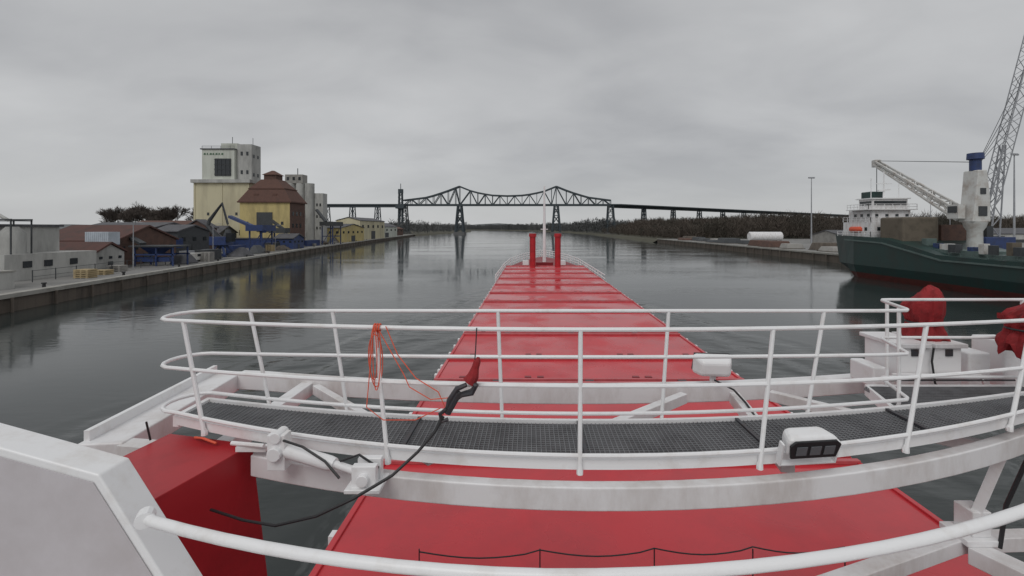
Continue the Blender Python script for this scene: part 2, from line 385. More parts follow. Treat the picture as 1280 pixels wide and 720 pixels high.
for i in range(10):
    z=3+i*5.7;k.beam((-190,D-17,z),(-184,D-17,z+5.7),0.7,0.7);k.beam((-184,D-17,z),(-190,D-17,z+5.7),0.7,0.7)
k.make("tower_frame",BRIDGE,lt)
MB().box(-193,-181,D-20,D-8,38,44).make("tower_cabin",BRIDGE,lt)
MB().box(-190,-184,D-17,D-11,60,66).make("tower_head",BRIDGE,lt)
MB().tube([(-187,D-14,66),(-187,D-14,74)],0.5,5).make("antenna",BRIDGE,lt)
# ---------------------------------------------------------------- left bank buildings
def windows(par,plane,const,us,zs,w,h,m=GLASS,dep=0.12,name="window"):
    for u in us:
        for z in zs:
            k=MB()
            if plane=='x': k.box(const-0.05,const+dep,u-w/2,u+w/2,z-h/2,z+h/2)
            else: k.box(u-w/2,u+w/2,const-dep,const+0.05,z-h/2,z+h/2)
            k.make(name,m,par)
t=thing("grain_silo",(-131,200,2),"tall pale cream grain silo with lighter headhouse on top","silo building")
k=MB().box(-143,-119.5,190.5,201,2,30)
for x in (-142.8,-131.2,-119.8): k.box(x-0.3,x+0.3,190.3,190.6,2,29.2)
k.make("silo_body",YELL,t)
MB().box(-143.8,-118.6,189.4,202,29.2,30.6).make("cornice",CONCL,t)
MB().box(-140,-126.2,191,199,30.6,43.5).make("headhouse",CREAM,t)
MB().box(-126,-119.8,192.5,199,30.6,46).make("stair_tower",CONCL,t,label="grey concrete stair tower")
MB().box(-133,-126.0,192.6,198,43.95,46.4).make("roof_machine_room",CREAM,t)
MB().box(-140.6,-126.02,190.6,199.4,43.5,43.95).make("roof",GREYR,t)
MB().box(-134.5,-127.6,190.75,191.1,32.2,39.6).make("window",GLASS,t,label="large dark glazed bay")
k=MB()
for i in range(4): k.box(-134.6,-127.5,190.6,190.78,32.8+i*2.1,32.95+i*2.1)
for i in range(4): k.box(-133.4+i*1.75,-133.28+i*1.75,190.62,190.76,32.2,39.6)
k.make("window_frame",DGREY,t)
windows(t,'y',192.5,[-124,-121.6],[34,42],0.9,1.6)
windows(t,'x',-119.8,[194,197],[33,41],1.0,1.4)
windows(t,'y',190.5,[-139,-135,-127,-123],[8],1.6,2.2)
windows(t,'y',190.5,[-137,-125],[16],0.9,1.2)
k=MB().box(-139.4,-130.6,190.95,190.99,41.15,41.25)
for i,c in enumerate((0.9,0.5,1.1,0.7,1.0,0.6,0.9)): k.box(-139.2+i*1.25,-139.2+i*1.25+0.6*c+.2,190.93,190.97,41.2,42.0)
k.make("lettering",GREENM,t)
k=MB()
for x in (-140,-136,-132,-128): k.tube([(x,191,43.9),(x,191,45)],0.07,4)
k.tube([(-140,191,45),(-126,191,45)],0.07,4).tube([(-140,191,44.5),(-126,191,44.5)],0.07,4)
k.make("roof_railing",DGREY,t)
MB().tube([(-131,197,46.4),(-131,197,50)],0.12,5).make("antenna",DGREY,t)
MB().tube([(-122,197,46),(-122,197,49.5)],0.1,5).make("antenna",DGREY,t)
t=thing("mansard_warehouse",(-110,190,2),"yellow warehouse with stepped brown mansard roof and lantern","warehouse")
MB().box(-120,-99.4,185,197,2,20.5).make("wall",YELL2,t)
MB().box(-99.4,-99.1,185.0,197,2,20.5).make("side_wall",BRICK,t)
MB().box(-120.8,-98.4,184.3,197.6,20.5,21.0).frustum((-109.6,191,21),11.0,6.6,(-109.6,191,26.2),7.4,4.9).box(-117.2,-102.0,185.9,196.1,26.2,26.6).frustum((-109.6,191,26.6),7.2,4.9,(-109.6,191,30.4),3.4,3).make("roof",BROWNR,t)
MB().box(-112.2,-107,188.6,193.4,30.4,32.4).make("lantern",BRICK,t)
MB().frustum((-109.6,191,32.4),3.2,3.0,(-109.6,191,34.4),0.4,0.4).make("lantern_roof",BROWNR,t)
windows(t,'y',185,[-117,-102.5],[12],1.0,1.3)
MB().box(-113,-106.5,184.8,185.05,8.5,16.5).make("wall_panel",DGREY,t,label="dark recessed bay in the wall")
windows(t,'x',-99.1,[187,190,193],[6,11,16],1.2,1.6)
for x in (-113.5,-105.7): MB().box(x-0.9,x+0.9,185.1,188,22.2,24.2).make("dormer",BROWNR,t)
MB().box(-120.2,-99.0,181,184.9,2,5.6).make("loading_canopy",BLUE,t)
MB().box(-120.4,-98.8,180.6,184.9,5.6,6.0).make("canopy_roof",GREYR,t)
t=thing("concrete_silo",(-118,238,2),"pale grey cylindrical concrete silos with dark top house","silo")
k=MB()
for i in range(3): k.tube([(-123.5+i*4.6,232,2),(-123.5+i*4.6,232,33)],2.3,16)
k.make("silo_cylinder",CONCL,t,smooth=True)
MB().box(-126,-117,230,235,33,37.5).make("top_house",CONC,t)
windows(t,'y',230,[-124.5,-121.5,-118.5],[35.4],1.2,1.6)
MB().box(-111.8,-107.5,232,237,2,28).make("elevator_tower",CONCL,t,label="lower grey concrete block")
windows(t,'y',232,[-110.5,-108.8],[10,16,22],0.7,1.4)
MB().tube([(-121,233,37.5),(-121,233,41)],0.2,5).make("vent_pipe",DGREY,t)
def shed(name,label,x0,x1,y0,y1,zw,zr,mw,mr,cat="warehouse",wins=True,axis='y',nw=5):
    t=thing(name,((x0+x1)/2,(y0+y1)/2,2),label,cat)
    k=MB().box(x0,x1,y0,y1,2,zw)
    if axis=='y':
        xm=(x0+x1)/2
        k.prism([(x0,y0,zw),(x1,y0,zw),(xm,y0,zr)],(0,y1-y0,0))
        r=MB().prism([(x0-0.5,y0-0.4,zw-0.1),(xm,y0-0.4,zr+0.1),(x1+0.5,y0-0.4,zw-0.1),(x1+0.5,y0-0.4,zw+0.2),(xm,y0-0.4,zr+0.5),(x0-0.5,y0-0.4,zw+0.2)],(0,y1-y0+0.8,0))
    else:
        ym=(y0+y1)/2
        k.prism([(x0,y0,zw),(x0,y1,zw),(x0,ym,zr)],(x1-x0,0,0))
        r=MB().prism([(x0-0.4,y0-0.5,zw-0.1),(x0-0.4,ym,zr+0.1),(x0-0.4,y1+0.5,zw-0.1),(x0-0.4,y1+0.5,zw+0.2),(x0-0.4,ym,zr+0.5),(x0-0.4,y0-0.5,zw+0.2)],(x1-x0+0.8,0,0))
    k.make("wall",mw,t); r.make("roof",mr,t)
    if wins:
        h=(zw-2)
        windows(t,'y',y0,[x0+(x1-x0)*(i+0.5)/nw for i in range(nw)],[2+h*0.7],(x1-x0)/nw*0.35,h*0.16)
        windows(t,'x',x1,[y0+(y1-y0)*(i+0.5)/nw for i in range(nw)],[2+h*0.7],(y1-y0)/nw*0.3,h*0.16)
        MB().box(x1-0.02,x1+0.12,y0+(y1-y0)*0.42,y0+(y1-y0)*0.58,2,2+h*0.45).make("door",DGREY,t)
        MB().box(x0+(x1-x0)*0.4,x0+(x1-x0)*0.6,y0-0.12,y0+0.02,2,2+h*0.42).make("door",DGREY,t)
    return t
shed("yellow_shed","long ochre quay shed with grey roof",-124,-104,246,280,10,12,YELL2,GREYR,axis='x')
shed("yellow_shed","pale yellow warehouse with flat grey roof",-130,-114,300,350,15,17,YELL,GREYR)
shed("yellow_shed","low cream shed beside canal",-140,-122,352,410,11,14,CREAM,GREYR)
shed("brick_shed","low dark brick shed near canal bank",-165,-142,430,500,9,13,BRICK,BROWNR)
shed("brick_shed","small brick shed with brown roof",-152,-128,416,428,8,11,BRICK,REDR)
shed("brick_warehouse","brown brick warehouse with red tiled gable roof",-104,-87,94,110,7.2,10.2,BRICK,REDR,axis='x')
shed("white_shed","low white rendered shed with brown roof",-92,-82.5,85,91,5.2,6.8,CONCL,REDR,axis='x',nw=3)
shed("brick_warehouse","dark brick warehouse with grey sheet roof",-125,-105,118,145,8.5,11.2,BRICK,GREYR,axis='x')
shed("brick_warehouse","long dark warehouse with brown roof",-140,-121,152,172,9.5,12.2,BRICK,BROWNR,axis='x')
shed("brick_warehouse","distant warehouse with low red roof",-150,-122,96,112,7.5,9.6,BRICK,REDR,axis='x')
shed("quay_office","small dark quay office with blue canopy",-103,-96,122,134,9,10.5,DGREY,GREYR,cat="office",axis='x',nw=3)
shed("brick_shed","narrow dark shed between quay buildings",-113,-105,146.5,150,10,12.4,BRICK,GREYR,nw=3)
shed("brick_shed","dark lean-to shed below the yellow silo",-140,-122,176,186,8,10.5,DGREY,GREYR,axis='x')
shed("blue_shed","low dark blue shed beside the quay",-97,-90,170,178,6,7.4,BLUE,GREYR,axis='x',nw=3)
t=thing("concrete_plant",(-84,72,2),"grey white concrete mixing plant with vertical silo","industrial plant")
MB().box(-100,-77.5,66,80,2,6).make("wall",CONCL,t)
MB().box(-98,-82,67,78,6,10.2).make("upper_storey",CONCL,t)
MB().box(-98.4,-81.6,66.6,78.4,10.2,10.6).make("roof",GREYR,t)
MB().tube([(-79.8,69,3),(-79.8,69,4.2),(-79.8,69,9.2),(-79.8,69,10.2)],[0.4,1.5,1.5,0.7],16).make("silo_cylinder",CONCL,t,smooth=True)
k=MB()
for a in (-1.4,1.4):
    for c in (-1.4,1.4): k.beam((-79.8+a,69+c,6),(-79.8+a,69+c,11.3),0.15,0.15)
for c in (-1.4,1.4): k.beam((-81.3,69+c,11.3),(-78.3,69+c,11.3),0.2,0.2)
for a in (-1.4,1.4): k.beam((-79.8+a,67.5,11.1),(-79.8+a,70.5,11.1),0.15,0.15)
k.make("silo_frame",DGREY,t)
MB().tube([(-86,70,10.6),(-86,70,12.2),(-84,70,12.6),(-81,69.5,11.2)],0.25,8).make("duct_pipe",CONCL,t)
windows(t,'y',66,[-96,-92,-88,-84,-80],[4.4],1.4,1.0); windows(t,'x',-77.5,[69,72,76],[4.4],1.2,1.0)
windows(t,'y',67,[-90,-85],[8.4],1.2,1.2)
t=thing("retaining_wall",(-76,56,2),"low pale concrete block wall on quay","wall")
MB().box(-88,-68.5,57,59.5,2,4.2).make("wall_block",CONCL,t); MB().box(-88.1,-68.4,56.9,59.6,4.2,4.4).make("wall_cap",QCAP,t)
t=thing("shipping_container",(-92,104,2),"pale blue white container standing on blue steel frame","container")
k=MB().box(-90,-85.2,90.5,93,6.6,9.2)
for i in range(12): k.box(-89.8+i*0.4,-89.65+i*0.4,90.45,90.52,6.7,9.1)
k.make("container_box",LBLUE,t)
k=MB()
for x in (-89.8,-85.4):
    for y in (90.7,92.8): k.beam((x,y,2),(x,y,6.6),0.25,0.25)
for y in (90.7,92.8): k.beam((-89.8,y,4.5),(-85.4,y,4.5),0.2,0.2)
for x in (-89.8,-85.4): k.beam((x,90.7,4.3),(x,92.8,4.3),0.2,0.2)
k.make("support_frame",BLUE,t)
t=thing("quay_hopper",(-80,92,2),"blue steel loading hopper with chute and platform","hopper")
k=MB()
for x in (-83,-78.5,-75):
    for y in (94,98): k.beam((x,y,2),(x,y,6.2),0.25,0.25)
k.beam((-83.5,94,4.4),(-74.5,94,4.4),0.25,0.3).beam((-83.5,98,4.4),(-74.5,98,4.4),0.25,0.3)
k.make("support_frame",BLUE,t)
MB().box(-84,-74.5,93.5,98.5,6.0,6.3).make("platform",DGREY,t)
MB().frustum((-80,96,4.2),0.6,0.6,(-80,96,6.0),2,2).make("hopper_funnel",BLUE,t)
MB().beam((-83,96,6.6),(-92,100,9.4),1.2,0.5).make("conveyor",DGREY,t)
MB().box(-83,-76,94.3,95,2.9,3.9).make("blue_panel",BLUE,t)
def gantry(x0,x1,y0,y1,zt,label,mh,conv):
    t=thing("conveyor_loader",((x0+x1)/2,y0,2),label,"loader")
    k=MB()
    for x in (x0,x1):
        for y in (y0,y1): k.beam((x,y,2),(x,y,zt),0.4,0.4)
        k.beam((x,y0,6),(x,y1,6),0.3,0.3)
    for y in (y0,y1): k.beam((x0,y,6.1),(x1,y,6.1),0.3,0.3); k.beam((x0,y,2.5),(x1,y,zt-.5),0.2,0.2)
    k.make("gantry_frame",BLUE,t)
    MB().box(x0-.8,x1+.8,y0-1,y1+1,zt,zt+2).make("machine_house",mh,t)
    MB().beam(conv[0],conv[1],1.3,0.9).make("conveyor",mh,t)
gantry(-94,-90,150,156,9.0,"blue conveyor loader gantry over quay",BLUE,((-106,158,14),(-89,150,8.8)))
gantry(-99,-94,213,222,11,"dark blue loader tower beside yellow warehouse",DGREY,((-99,217,13),(-106,222,19)))
gantry(-103,-98,178.5,180.2,8,"dark loading gantry in front of yellow warehouse",DGREY,((-98,179,9),(-104,180,13)))
t=thing("harbour_crane",(-86,125,2),"blue quay crane with folded grey arm and grab","crane")
k=MB()
for x in (-88.5,-83.8):
    for y in (122.8,127.2): k.beam((x,y,2.2),(x*0.35-86.15*0.65,y*0.35+125*0.65,5.2),0.5,0.5)
k.beam((-88.8,122.8,2.4),(-83.5,122.8,2.4),0.6,0.7).beam((-88.8,127.2,2.4),(-83.5,127.2,2.4),0.6,0.7).make("undercarriage",BLUE,t)
MB().box(-88.6,-84,123.4,126.8,5.2,7.6).make("engine_house",BLUE,t,bevel=0.1)
MB().box(-84,-82.4,123.6,125.2,6.2,8.6).make("operator_cab",GLASS,t)
MB().tube([(-86.5,124.4,7),(-89.5,124.4,10.5),(-89.2,124.4,12.0)],[0.6,0.55,0.45],8).make("boom",DGREY,t)
MB().tube([(-89.2,124.4,12),(-85.6,124.4,16.8),(-84.0,124.4,11.0)],[0.5,0.4,0.3],8).make("jib",DGREY,t)
MB().tube([(-84,124.4,11),(-84,124.4,9.6)],0.08,5).frustum((-84,124.4,7.8),0.9,0.7,(-84,124.4,9.6),0.4,0.4).make("grab",DGREY,t)
MB().tube([(-85.4,124.2,7.4),(-88.6,124.2,10.6)],0.15,6).make("hydraulic_ram",STEEL,t)
def pallets(x,y,n,label,m):
    t=thing("pallet_stack",(x,y,2),label,"pallets")
    k=MB()
    for i in range(n): k.box(x-1.2,x+1.2,y-.8,y+.8,2.1+i*0.28,2.26+i*0.28).box(x-1.1,x-.8,y-.8,y+.8,2+i*0.28,2.1+i*0.28).box(x+.8,x+1.1,y-.8,y+.8,2+i*0.28,2.1+i*0.28).box(x-.1,x+.1,y-.8,y+.8,2+i*0.28,2.1+i*0.28)
    k.make("pallet",m,t)
pallets(-71.5,72,5,"stack of faded yellow timber pallets on quay",MARKY)
pallets(-73.5,77,3,"low stack of yellow timber pallets on quay",MARKY)
pallets(-76.5,83,4,"stack of weathered grey pallets on quay",CONC)
random.seed(31)
for i in range(12):
    y=112+i*15+R(-4,4); x=lqx(y)-R(4,9)
    pallets(x,y,random.choice((3,4,6,8)),"stack of weathered timber pallets on quay",random.choice((QWALL,CONC,DGREY,MARKY)))
for i in range(14):
    y=100+i*15+R(-4,4); x=lqx(y)-R(5,10)
    t=thing("bulk_heap",(x,y,2),"tarpaulin covered dark bulk heap on quay","heap","covered heaps along the quay")
    MB().frustum((x,y,2),R(1.5,3),R(2,4),(x+R(-.4,.4),y,2+R(1.5,3)),R(.3,1),R(.4,1.5)).make("tarpaulin",random.choice((DGREY,GREYR,QWALL,BLUE)),t,bevel=0.3)
def van(base,label,paint):
    t=thing("parked_van",base,label,"van"); x,y,z=base
    MB().prism([(x-1,y-2.6,z+.4),(x-1,y+2.6,z+.4),(x-1,y+2.6,z+1.1),(x-1,y+1.9,z+1.35),(x-1,y+1.3,z+2.1),(x-1,y-2.6,z+2.15)],(2,0,0)).make("body",paint,t,bevel=0.08)
    for sx in (-1.0,0.8):
        for sy in (-1.7,1.7): MB().tube([(x+sx,y+sy,z+.38),(x+sx+.22,y+sy,z+.38)],0.38,12).make("wheel",BLACK,t)
    MB().box(x+1.0,x+1.03,y+0.3,y+1.3,z+1.25,z+1.85).make("window",GLASS,t)
van((-80,106,2),"white delivery van parked on the quay",CRW); van((-88,116,2),"grey van parked beside quay sheds",LATT)
def container(x,y,ln,m,label,z=2.0):
    t=thing("shipping_container",(x,y,z),label,"container")
    k=MB().box(x-1.22,x+1.22,y-ln/2,y+ln/2,z,z+2.6)
    n=int(ln/0.5)
    for i in range(n):
        yy=y-ln/2+0.25+i*0.5; k.box(x+1.2,x+1.26,yy-0.1,yy+0.1,z+0.15,z+2.45)
    k.make("container_box",m,t)
    MB().box(x-1.15,x+1.15,y-ln/2-0.06,y-ln/2-0.02,z+0.1,z+2.5).make("container_door",m,t)
container(-92,140,6,BLUE,"small blue shipping container on quay"); container(-95,165,6,DGREY,"dark grey shipping container on quay")
container(-98,200,12,BLUE,"long blue container beside yellow warehouse"); container(-80.5,112,6,DGREY,"dark shipping container near quay van")
container(-95,118,6,DGREY,"dark grey shipping container beside office"); container(-95,118,6,BLUE,"blue shipping container stacked on grey one",4.65)
lp=thing("street_lamp",(-78,88,2),"thin grey lamp pole on the quay","street lamp","lamp poles on the quay")
MB().tube([(-78,88,2),(-78,88,10.6),(-77.4,88,11),(-76.4,88,11.1)],[0.11,0.07,0.06,0.06],6).make("lamp_pole",LATT,lp)
MB().box(-76.7,-75.9,87.85,88.15,11.0,11.15).make("lamp_head",LATT,lp)
for x,y in ((-85,120),(-90,158),(-96,205),(-104,255)): copy_thing(lp,(x,y,2))
fe=thing("mesh_fence",(-76,80,2),"low grey mesh fence along quay yard","fence")
k=MB()
for i in range(24):
    y=66+i*4; x=lqx(y)-8.5
    if i<23: x2=lqx(y+4)-8.5; k.beam((x,y,3.7),(x2,y+4,3.7),0.06,0.06).beam((x,y,2.8),(x2,y+4,2.8),0.05,0.05)
    k.beam((x,y,2),(x,y,3.8),0.09,0.09)
k.make("fence_rail",DGREY,fe)
# ---------------------------------------------------------------- right bank
t=thing("storage_tank",(131,250,2.5),"long white cylindrical tank lying on quay","tank")
MB().tube([(122,250,5.3),(122.4,250,5.3),(139.6,250,5.3),(140,250,5.3)],[2.2,2.6,2.6,2.2],20).make("tank_shell",WHITE2,t,smooth=True)
for x in (125,137): MB().box(x-0.5,x+0.5,247.8,252.2,2.5,3.4).make("saddle",CONC,t)
t=thing("storage_tank",(102,112,2.5),"short white cylindrical tank on quay behind ship","tank")
MB().tube([(98.5,112,4.2),(98.7,112,4.2),(107,112,4.2),(107.2,112,4.2)],[1.3,1.6,1.6,1.3],20).make("tank_shell",WHITE2,t,smooth=True)
def lampmast(base,h,label):
    t=thing("floodlight_mast",base,label,"light mast","tall light masts on the quay"); x,y,z=base
    MB().tube([(x,y,z),(x,y,z+h)],[0.35,0.16],8).make("mast_pole",LATT,t)
    k=MB()
    for a in (-1.2,-0.4,0.4,1.2): k.box(x+a-0.3,x+a+0.3,y-0.4,y+0.1,z+h-0.7,z+h-0.2)
    k.box(x-1.6,x+1.6,y-0.1,y+0.1,z+h-0.2,z+h).make("lamp_head",LATT,t); return t
a=lampmast((138,220,2.5),32.5,"tall slim grey floodlight mast on quay")
copy_thing(a,(162,150,2.5),0.2); copy_thing(a,(268,300,2.5),0.1,0.85); copy_thing(a,(281,300,2.5),0.4,0.75)
shed("quay_shed","low grey quay shed behind moored ship",150,200,215,240,6,8.5,CONC,GREYR,axis='x')
shed("quay_shed","long pale shed at rear of quay",215,300,230,262,7,9.5,CONCL,GREYR,axis='x')
random.seed(9)
for i in range(16):
    y=128+i*11; x0=93+R(-2,6); x1=x0+R(5,11); dy=R(5,9); hh=R(1,2.6)
    t=thing("cargo_stack",((x0+x1)/2,y,2.5),"tarpaulin covered cargo stack on quay edge","cargo stack","cargo stacks along the quay")
    MB().frustum(((x0+x1)/2,y+dy/2,2.5),(x1-x0)/2,dy/2,((x0+x1)/2,y+dy/2,2.5+hh),(x1-x0)/2*0.8,dy/2*0.85).make("tarpaulin",random.choice((DGREY,GREYR,BRICK,QWALL,CONC)),t,bevel=0.2)
    MB().box(x0-.1,x1+.1,y-.1,y+dy+.1,2.5,2.7).make("timber_base",QWALL,t)
# ---------------------------------------------------------------- moored green ship
gs=thing("moored_cargo_ship",(78,60,0),"dark green cargo ship with white deckhouse moored at quay","ship")
def hull(yst,ybow,xc,hw,deck):
    k=MB();n=30
    vs=[];fs=[];mi=[]
    for i in range(n+1):
        f=i/n; y=yst+(ybow-yst)*f
        e0=min(1,max(0.55,0.80+f*3)); eb=1 if f<0.85 else max(0.03,1-((f-0.85)/0.15)**2)
        wd=hw*min(e0,1)*eb; wb=wd*(0.45 if f<0.03 else 0.88 if f<0.8 else 0.88*eb)
        zt=deck(f); sl_=-(4.2*(1-f/0.07) if f<0.07 else 0)
        prof=[(wb*0.9,-1,1),(wb,0.0,0.85),((wb+wd)/2,1.1,0.55),(wd,2.6,0.3),(wd,zt,0)]
        L_=[(xc-a,y+sl_*s_,z) for a,z,s_ in prof]; R_=[(xc+a,y+sl_*s_,z) for a,z,s_ in prof[::-1]]
        vs+=L_+R_
    q=10
    for i in range(n):
        o=i*q
        for kx in range(q-1):
            fs.append([o+kx,o+kx+1,o+q+1+kx,o+q+kx]); mi.append(1 if kx in (0,1,7,8) else 0)
    fs.append(list(range(q)));mi.append(0); fs.append([n*q+j for j in range(q)]);mi.append(0)
    k.v=[Vector(v) for v in vs];k.f=fs;k.m=mi; return k
dk=lambda f: 8.5-f*3 if f<0.14 else (8.08-(f-0.14)/0.10*2.6 if f<0.24 else (5.48-(f-.24)*0.8 if f<0.85 else 5.0+ (f-.85)*14))
hull(104,-8,77.5,7.3,dk).make("hull",[HULLG,HULLR],gs)
MB().sweep([(70.08,99,7.7),(70.08,89,7.3),(70.08,77,4.9),(70.08,60,4.75),(70.08,2,4.4)],0.22,0.25).make("rubbing_strake",STRAKE,gs)
MB().box(71.6,80.2,93.5,101.5,8.0,11.2).make("deckhouse",WHITE2,gs)
MB().box(72.1,79.7,94,100.5,11.2,13.6).make("upper_deckhouse",WHITE2,gs)
MB().box(72.4,79.4,94.3,98,13.75,15.8).make("wheelhouse",WHITE2,gs)
MB().box(70.8,80.6,93.3,99.5,13.6,13.75).make("bridge_wing",WHITE,gs)
MB().box(72.0,79.8,94.0,98.4,15.8,16.0).make("wheelhouse_roof",WHITE,gs)
for z,x,ys in ((9.8,71.6,[95,97,99]),(12.5,72.1,[95,96.8,98.6])):
    for y in ys: MB().box(x-0.04,x+0.05,y-0.35,y+0.35,z-0.35,z+0.35).make("window",GLASS,gs)
MB().box(72.35,72.45,94.6,97.7,14.6,15.4).make("window",GLASS,gs,label="dark wheelhouse side window band")
MB().box(72.7,79.1,94.2,94.35,14.6,15.4).make("window",GLASS,gs,label="long dark wheelhouse window band")
for x in (73,75,77,79):
    MB().box(x-0.3,x+0.3,93.44,93.55,9.5,10.2).make("window",GLASS,gs)
    MB().box(x-0.3,x+0.3,93.94,94.05,12.1,12.8).make("window",GLASS,gs)
k=MB()
for z,x0,x1,y0,y1 in ((8.3,71.0,84.0,93.0,102.4),(13.75,70.9,80.5,93.4,99.3),(11.2,71.5,80.3,93.6,101.4)):
    for zz_ in (0.5,1.0):
        k.tube([(x0,y1,z+zz_),(x0,y0,z+zz_),(x1,y0,z+zz_)],0.06,4)
    for i in range(7): k.tube([(x0,y0+(y1-y0)*i/6,z),(x0,y0+(y1-y0)*i/6,z+1)],0.06,4)
    for i in range(7): k.tube([(x0+(x1-x0)*i/6,y0,z),(x0+(x1-x0)*i/6,y0,z+1)],0.06,4)
k.make("deck_railing",WHITE,gs)
MB().box(75,78,98.2,101,13.6,17.6).make("funnel",HULLG,gs,bevel=0.2)
MB().tube([(76,96,16.0),(76,96,21.5)],[0.22,0.10],6).beam((74.4,96,19),(77.6,96,19),0.15,0.15).beam((74.8,96,17.6),(77.2,96,17.8),0.5,0.25).make("radar_mast",WHITE,gs)
MB().tube([(73,95.5,16),(73,95.5,20)],0.07,5).make("antenna",WHITE,gs)
MB().tube([(78.6,95.5,16),(78.6,95.5,19)],0.07,5).make("antenna",WHITE,gs)
MB().tube([(71.6,99.4,9.7),(71.6,99.0,9.7),(71.6,96.4,9.7),(71.6,96.0,9.7)],[0.3,0.6,0.6,0.3],10).make("lifeboat",ORANGE,gs,smooth=True)
MB().box(72.5,83,73.5,85.5,4.8,6.4).make("hatch_coaming",STRAKE,gs)
MB().box(72.5,83,6,72,4.8,6.0).make("hatch_coaming",STRAKE,gs)
MB().box(72.0,78.6,86.5,92.0,5.2,12.0).make("cargo_cover",TANKC,gs,bevel=0.35)
MB().box(79.4,84.2,87,93,5.2,10.6).make("cargo_container",BRICK,gs,bevel=0.05)
random.seed(61)
for i in range(14):
    y=60+i*1.8; x=R(71.5,74); hh=R(0.7,2.0)
    MB().box(x,x+R(.8,1.8),y,y+R(.7,1.5),6.0,6.2+hh).make("deck_fitting",random.choice((CRW,BLUE,DGREY,STRAKE,TANKC)),gs,bevel=0.05)
k=MB()
y=2
while y<78: k.tube([(70.5,y,4.8),(70.5,y,6.1)],0.05,4); y+=2
k.tube([(70.5,2,6.1),(70.5,78,6.1)],0.05,4).tube([(70.5,2,5.6),(70.5,78,5.6)],0.04,4).make("deck_railing",STRAKE,gs)
MB().tube([(78.6,80,5),(78.6,80,9.5),(78.6,80,10.2),(78.6,80,11)],[1.05,1.0,1.4,1.6],16).make("crane_pedestal",CRW,gs,smooth=True)
MB().prism([(77.1,78.8,11),(80.1,78.8,11),(80.0,78.8,15.2),(79.5,78.8,19.6),(78.0,78.8,19.6),(77.5,78.8,14.0)],(0,2.6,0)).make("crane_housing",CRW,gs,bevel=0.15)
MB().box(78.0,79.4,78.7,78.8,12,13.6).make("housing_door",DGREY,gs)
MB().box(78.3,79.2,78.7,78.8,15.6,16.6).make("housing_vent",DGREY,gs)
MB().tube([(78.7,80,19.6),(78.7,80,21.4),(78.7,80,21.5),(78.7,80,22.5)],[0.8,0.8,1.15,1.1],14).make("crane_top",BLUE,gs,smooth=True)
MB().box(75.8,77.0,80.0,82.0,11.6,14).make("crane_cab",CRW,gs)
MB().box(75.7,75.82,80.2,81.8,12.6,13.7).make("cab_window",GLASS,gs)
k=MB()
A0=Vector((78.4,81.6,12.0));A1=Vector((81.5,105,24.4))
def bp_(f,a,c):
    p=A0.lerp(A1,f); ww=0.9-0.4*f; return p+Vector((a*ww,0,0))+Vector((0,-0.46,0.88))*(c*(0.75-0.35*f))
for a_ in (-1,1):
    for c_ in (-1,1): k.beam(bp_(0,a_,c_),bp_(1,a_,c_),0.34,0.34)
for i in range(11):
    f=i/11;g=(i+1)/11;s_=1 if i%2 else -1
    for a_ in (-1,1): k.beam(bp_(f,a_,-s_),bp_(g,a_,s_),0.17,0.17); k.beam(bp_(g,a_,-1),bp_(g,a_,1),0.15,0.15)
    for c_ in (-1,1): k.beam(bp_(f,-s_,c_),bp_(g,s_,c_),0.15,0.15)
k.make("crane_boom",CRW,gs)
MB().box(80.9,82.1,104.4,105.8,23.6,25.2).make("boom_head",CRW,gs,bevel=0.1)
k=MB()
for dx_ in (-0.5,0,0.5): k.tube([(78.7+dx_,80.5,21.1),(81.5+dx_*.4,104.5,24.9)],0.07,4)
k.tube([(81.5,105,24.2),(81.5,105,18)],0.07,4).make("crane_cable",DGREY,gs)
MB().tube([(81.5,105,18),(81.5,105,17.4),(81.5,105,16.9)],[0.2,0.4,0.1],8).make("crane_hook",DGREY,gs)
gs.location=(78-4.2,60-5.0,0)
# shore lattice crane
sc=thing("lattice_boom_crane",(95,90,2.5),"mobile harbour crane with tall grey lattice boom","crane")
MB().box(90,98,88,97,2.5,4.3).make("undercarriage",BLUE,sc,bevel=0.1)
MB().box(90.5,96.5,89,95,4.6,8.2).make("machine_house",BLUE,sc,bevel=0.1)
k=MB()
for a in (-1,1):
    for c in (-1,1): k.beam((94.5+a*0.9,92+c*0.9,8.2),(97+a*0.3,92+c*0.3,27),0.2,0.2)
for i in range(9):
    f=i/9;g=(i+1)/9
    for c in (-1,1):
        w0=0.9-0.6*f;w1=0.9-0.6*g; sg=1 if i%2 else -1
        k.beam((94.5+2.5*f-sg*w0,92+c*w0,8.2+18.8*f),(94.5+2.5*g+sg*w1,92+c*w1,8.2+18.8*g),0.12,0.12)
k.make("mast_frame",LATT,sc)
MB().box(91.3,92.6,89.6,91.2,8.2,10.4).make("operator_cab",GLASS,sc)
k=MB(); p0=Vector((93.4,92,12.0));p1=Vector((107.2,92,64)); nseg=30
ax=(p1-p0).normalized(); sx=Vector((ax.z,0,-ax.x)); sy=Vector((0,1,0))
def cp(f,a,b):
    wdt=0.95*(min(1,0.35+f*6) if f<0.12 else 1 if f<0.85 else 1-(f-0.85)*4); return p0+(p1-p0)*f+sx*a*wdt+sy*b*wdt
for i in range(nseg):
    f=i/nseg;g=(i+1)/nseg
    for a in (-1,1):
        for b_ in (-1,1): k.beam(cp(f,a,b_),cp(g,a,b_),0.14,0.14)
    sgn=1 if i%2 else -1
    for b_ in (-1,1): k.beam(cp(f,-sgn,b_),cp(g,sgn,b_),0.085,0.085)
    for a in (-1,1): k.beam(cp(f,a,-sgn),cp(g,a,sgn),0.085,0.085)
k.make("lattice_boom",LATT,sc)
k=MB()
for f in (0.35,0.42,0.5,0.6): k.tube([(91.5,92,22.5),tuple(p0+(p1-p0)*f)],0.05,4)
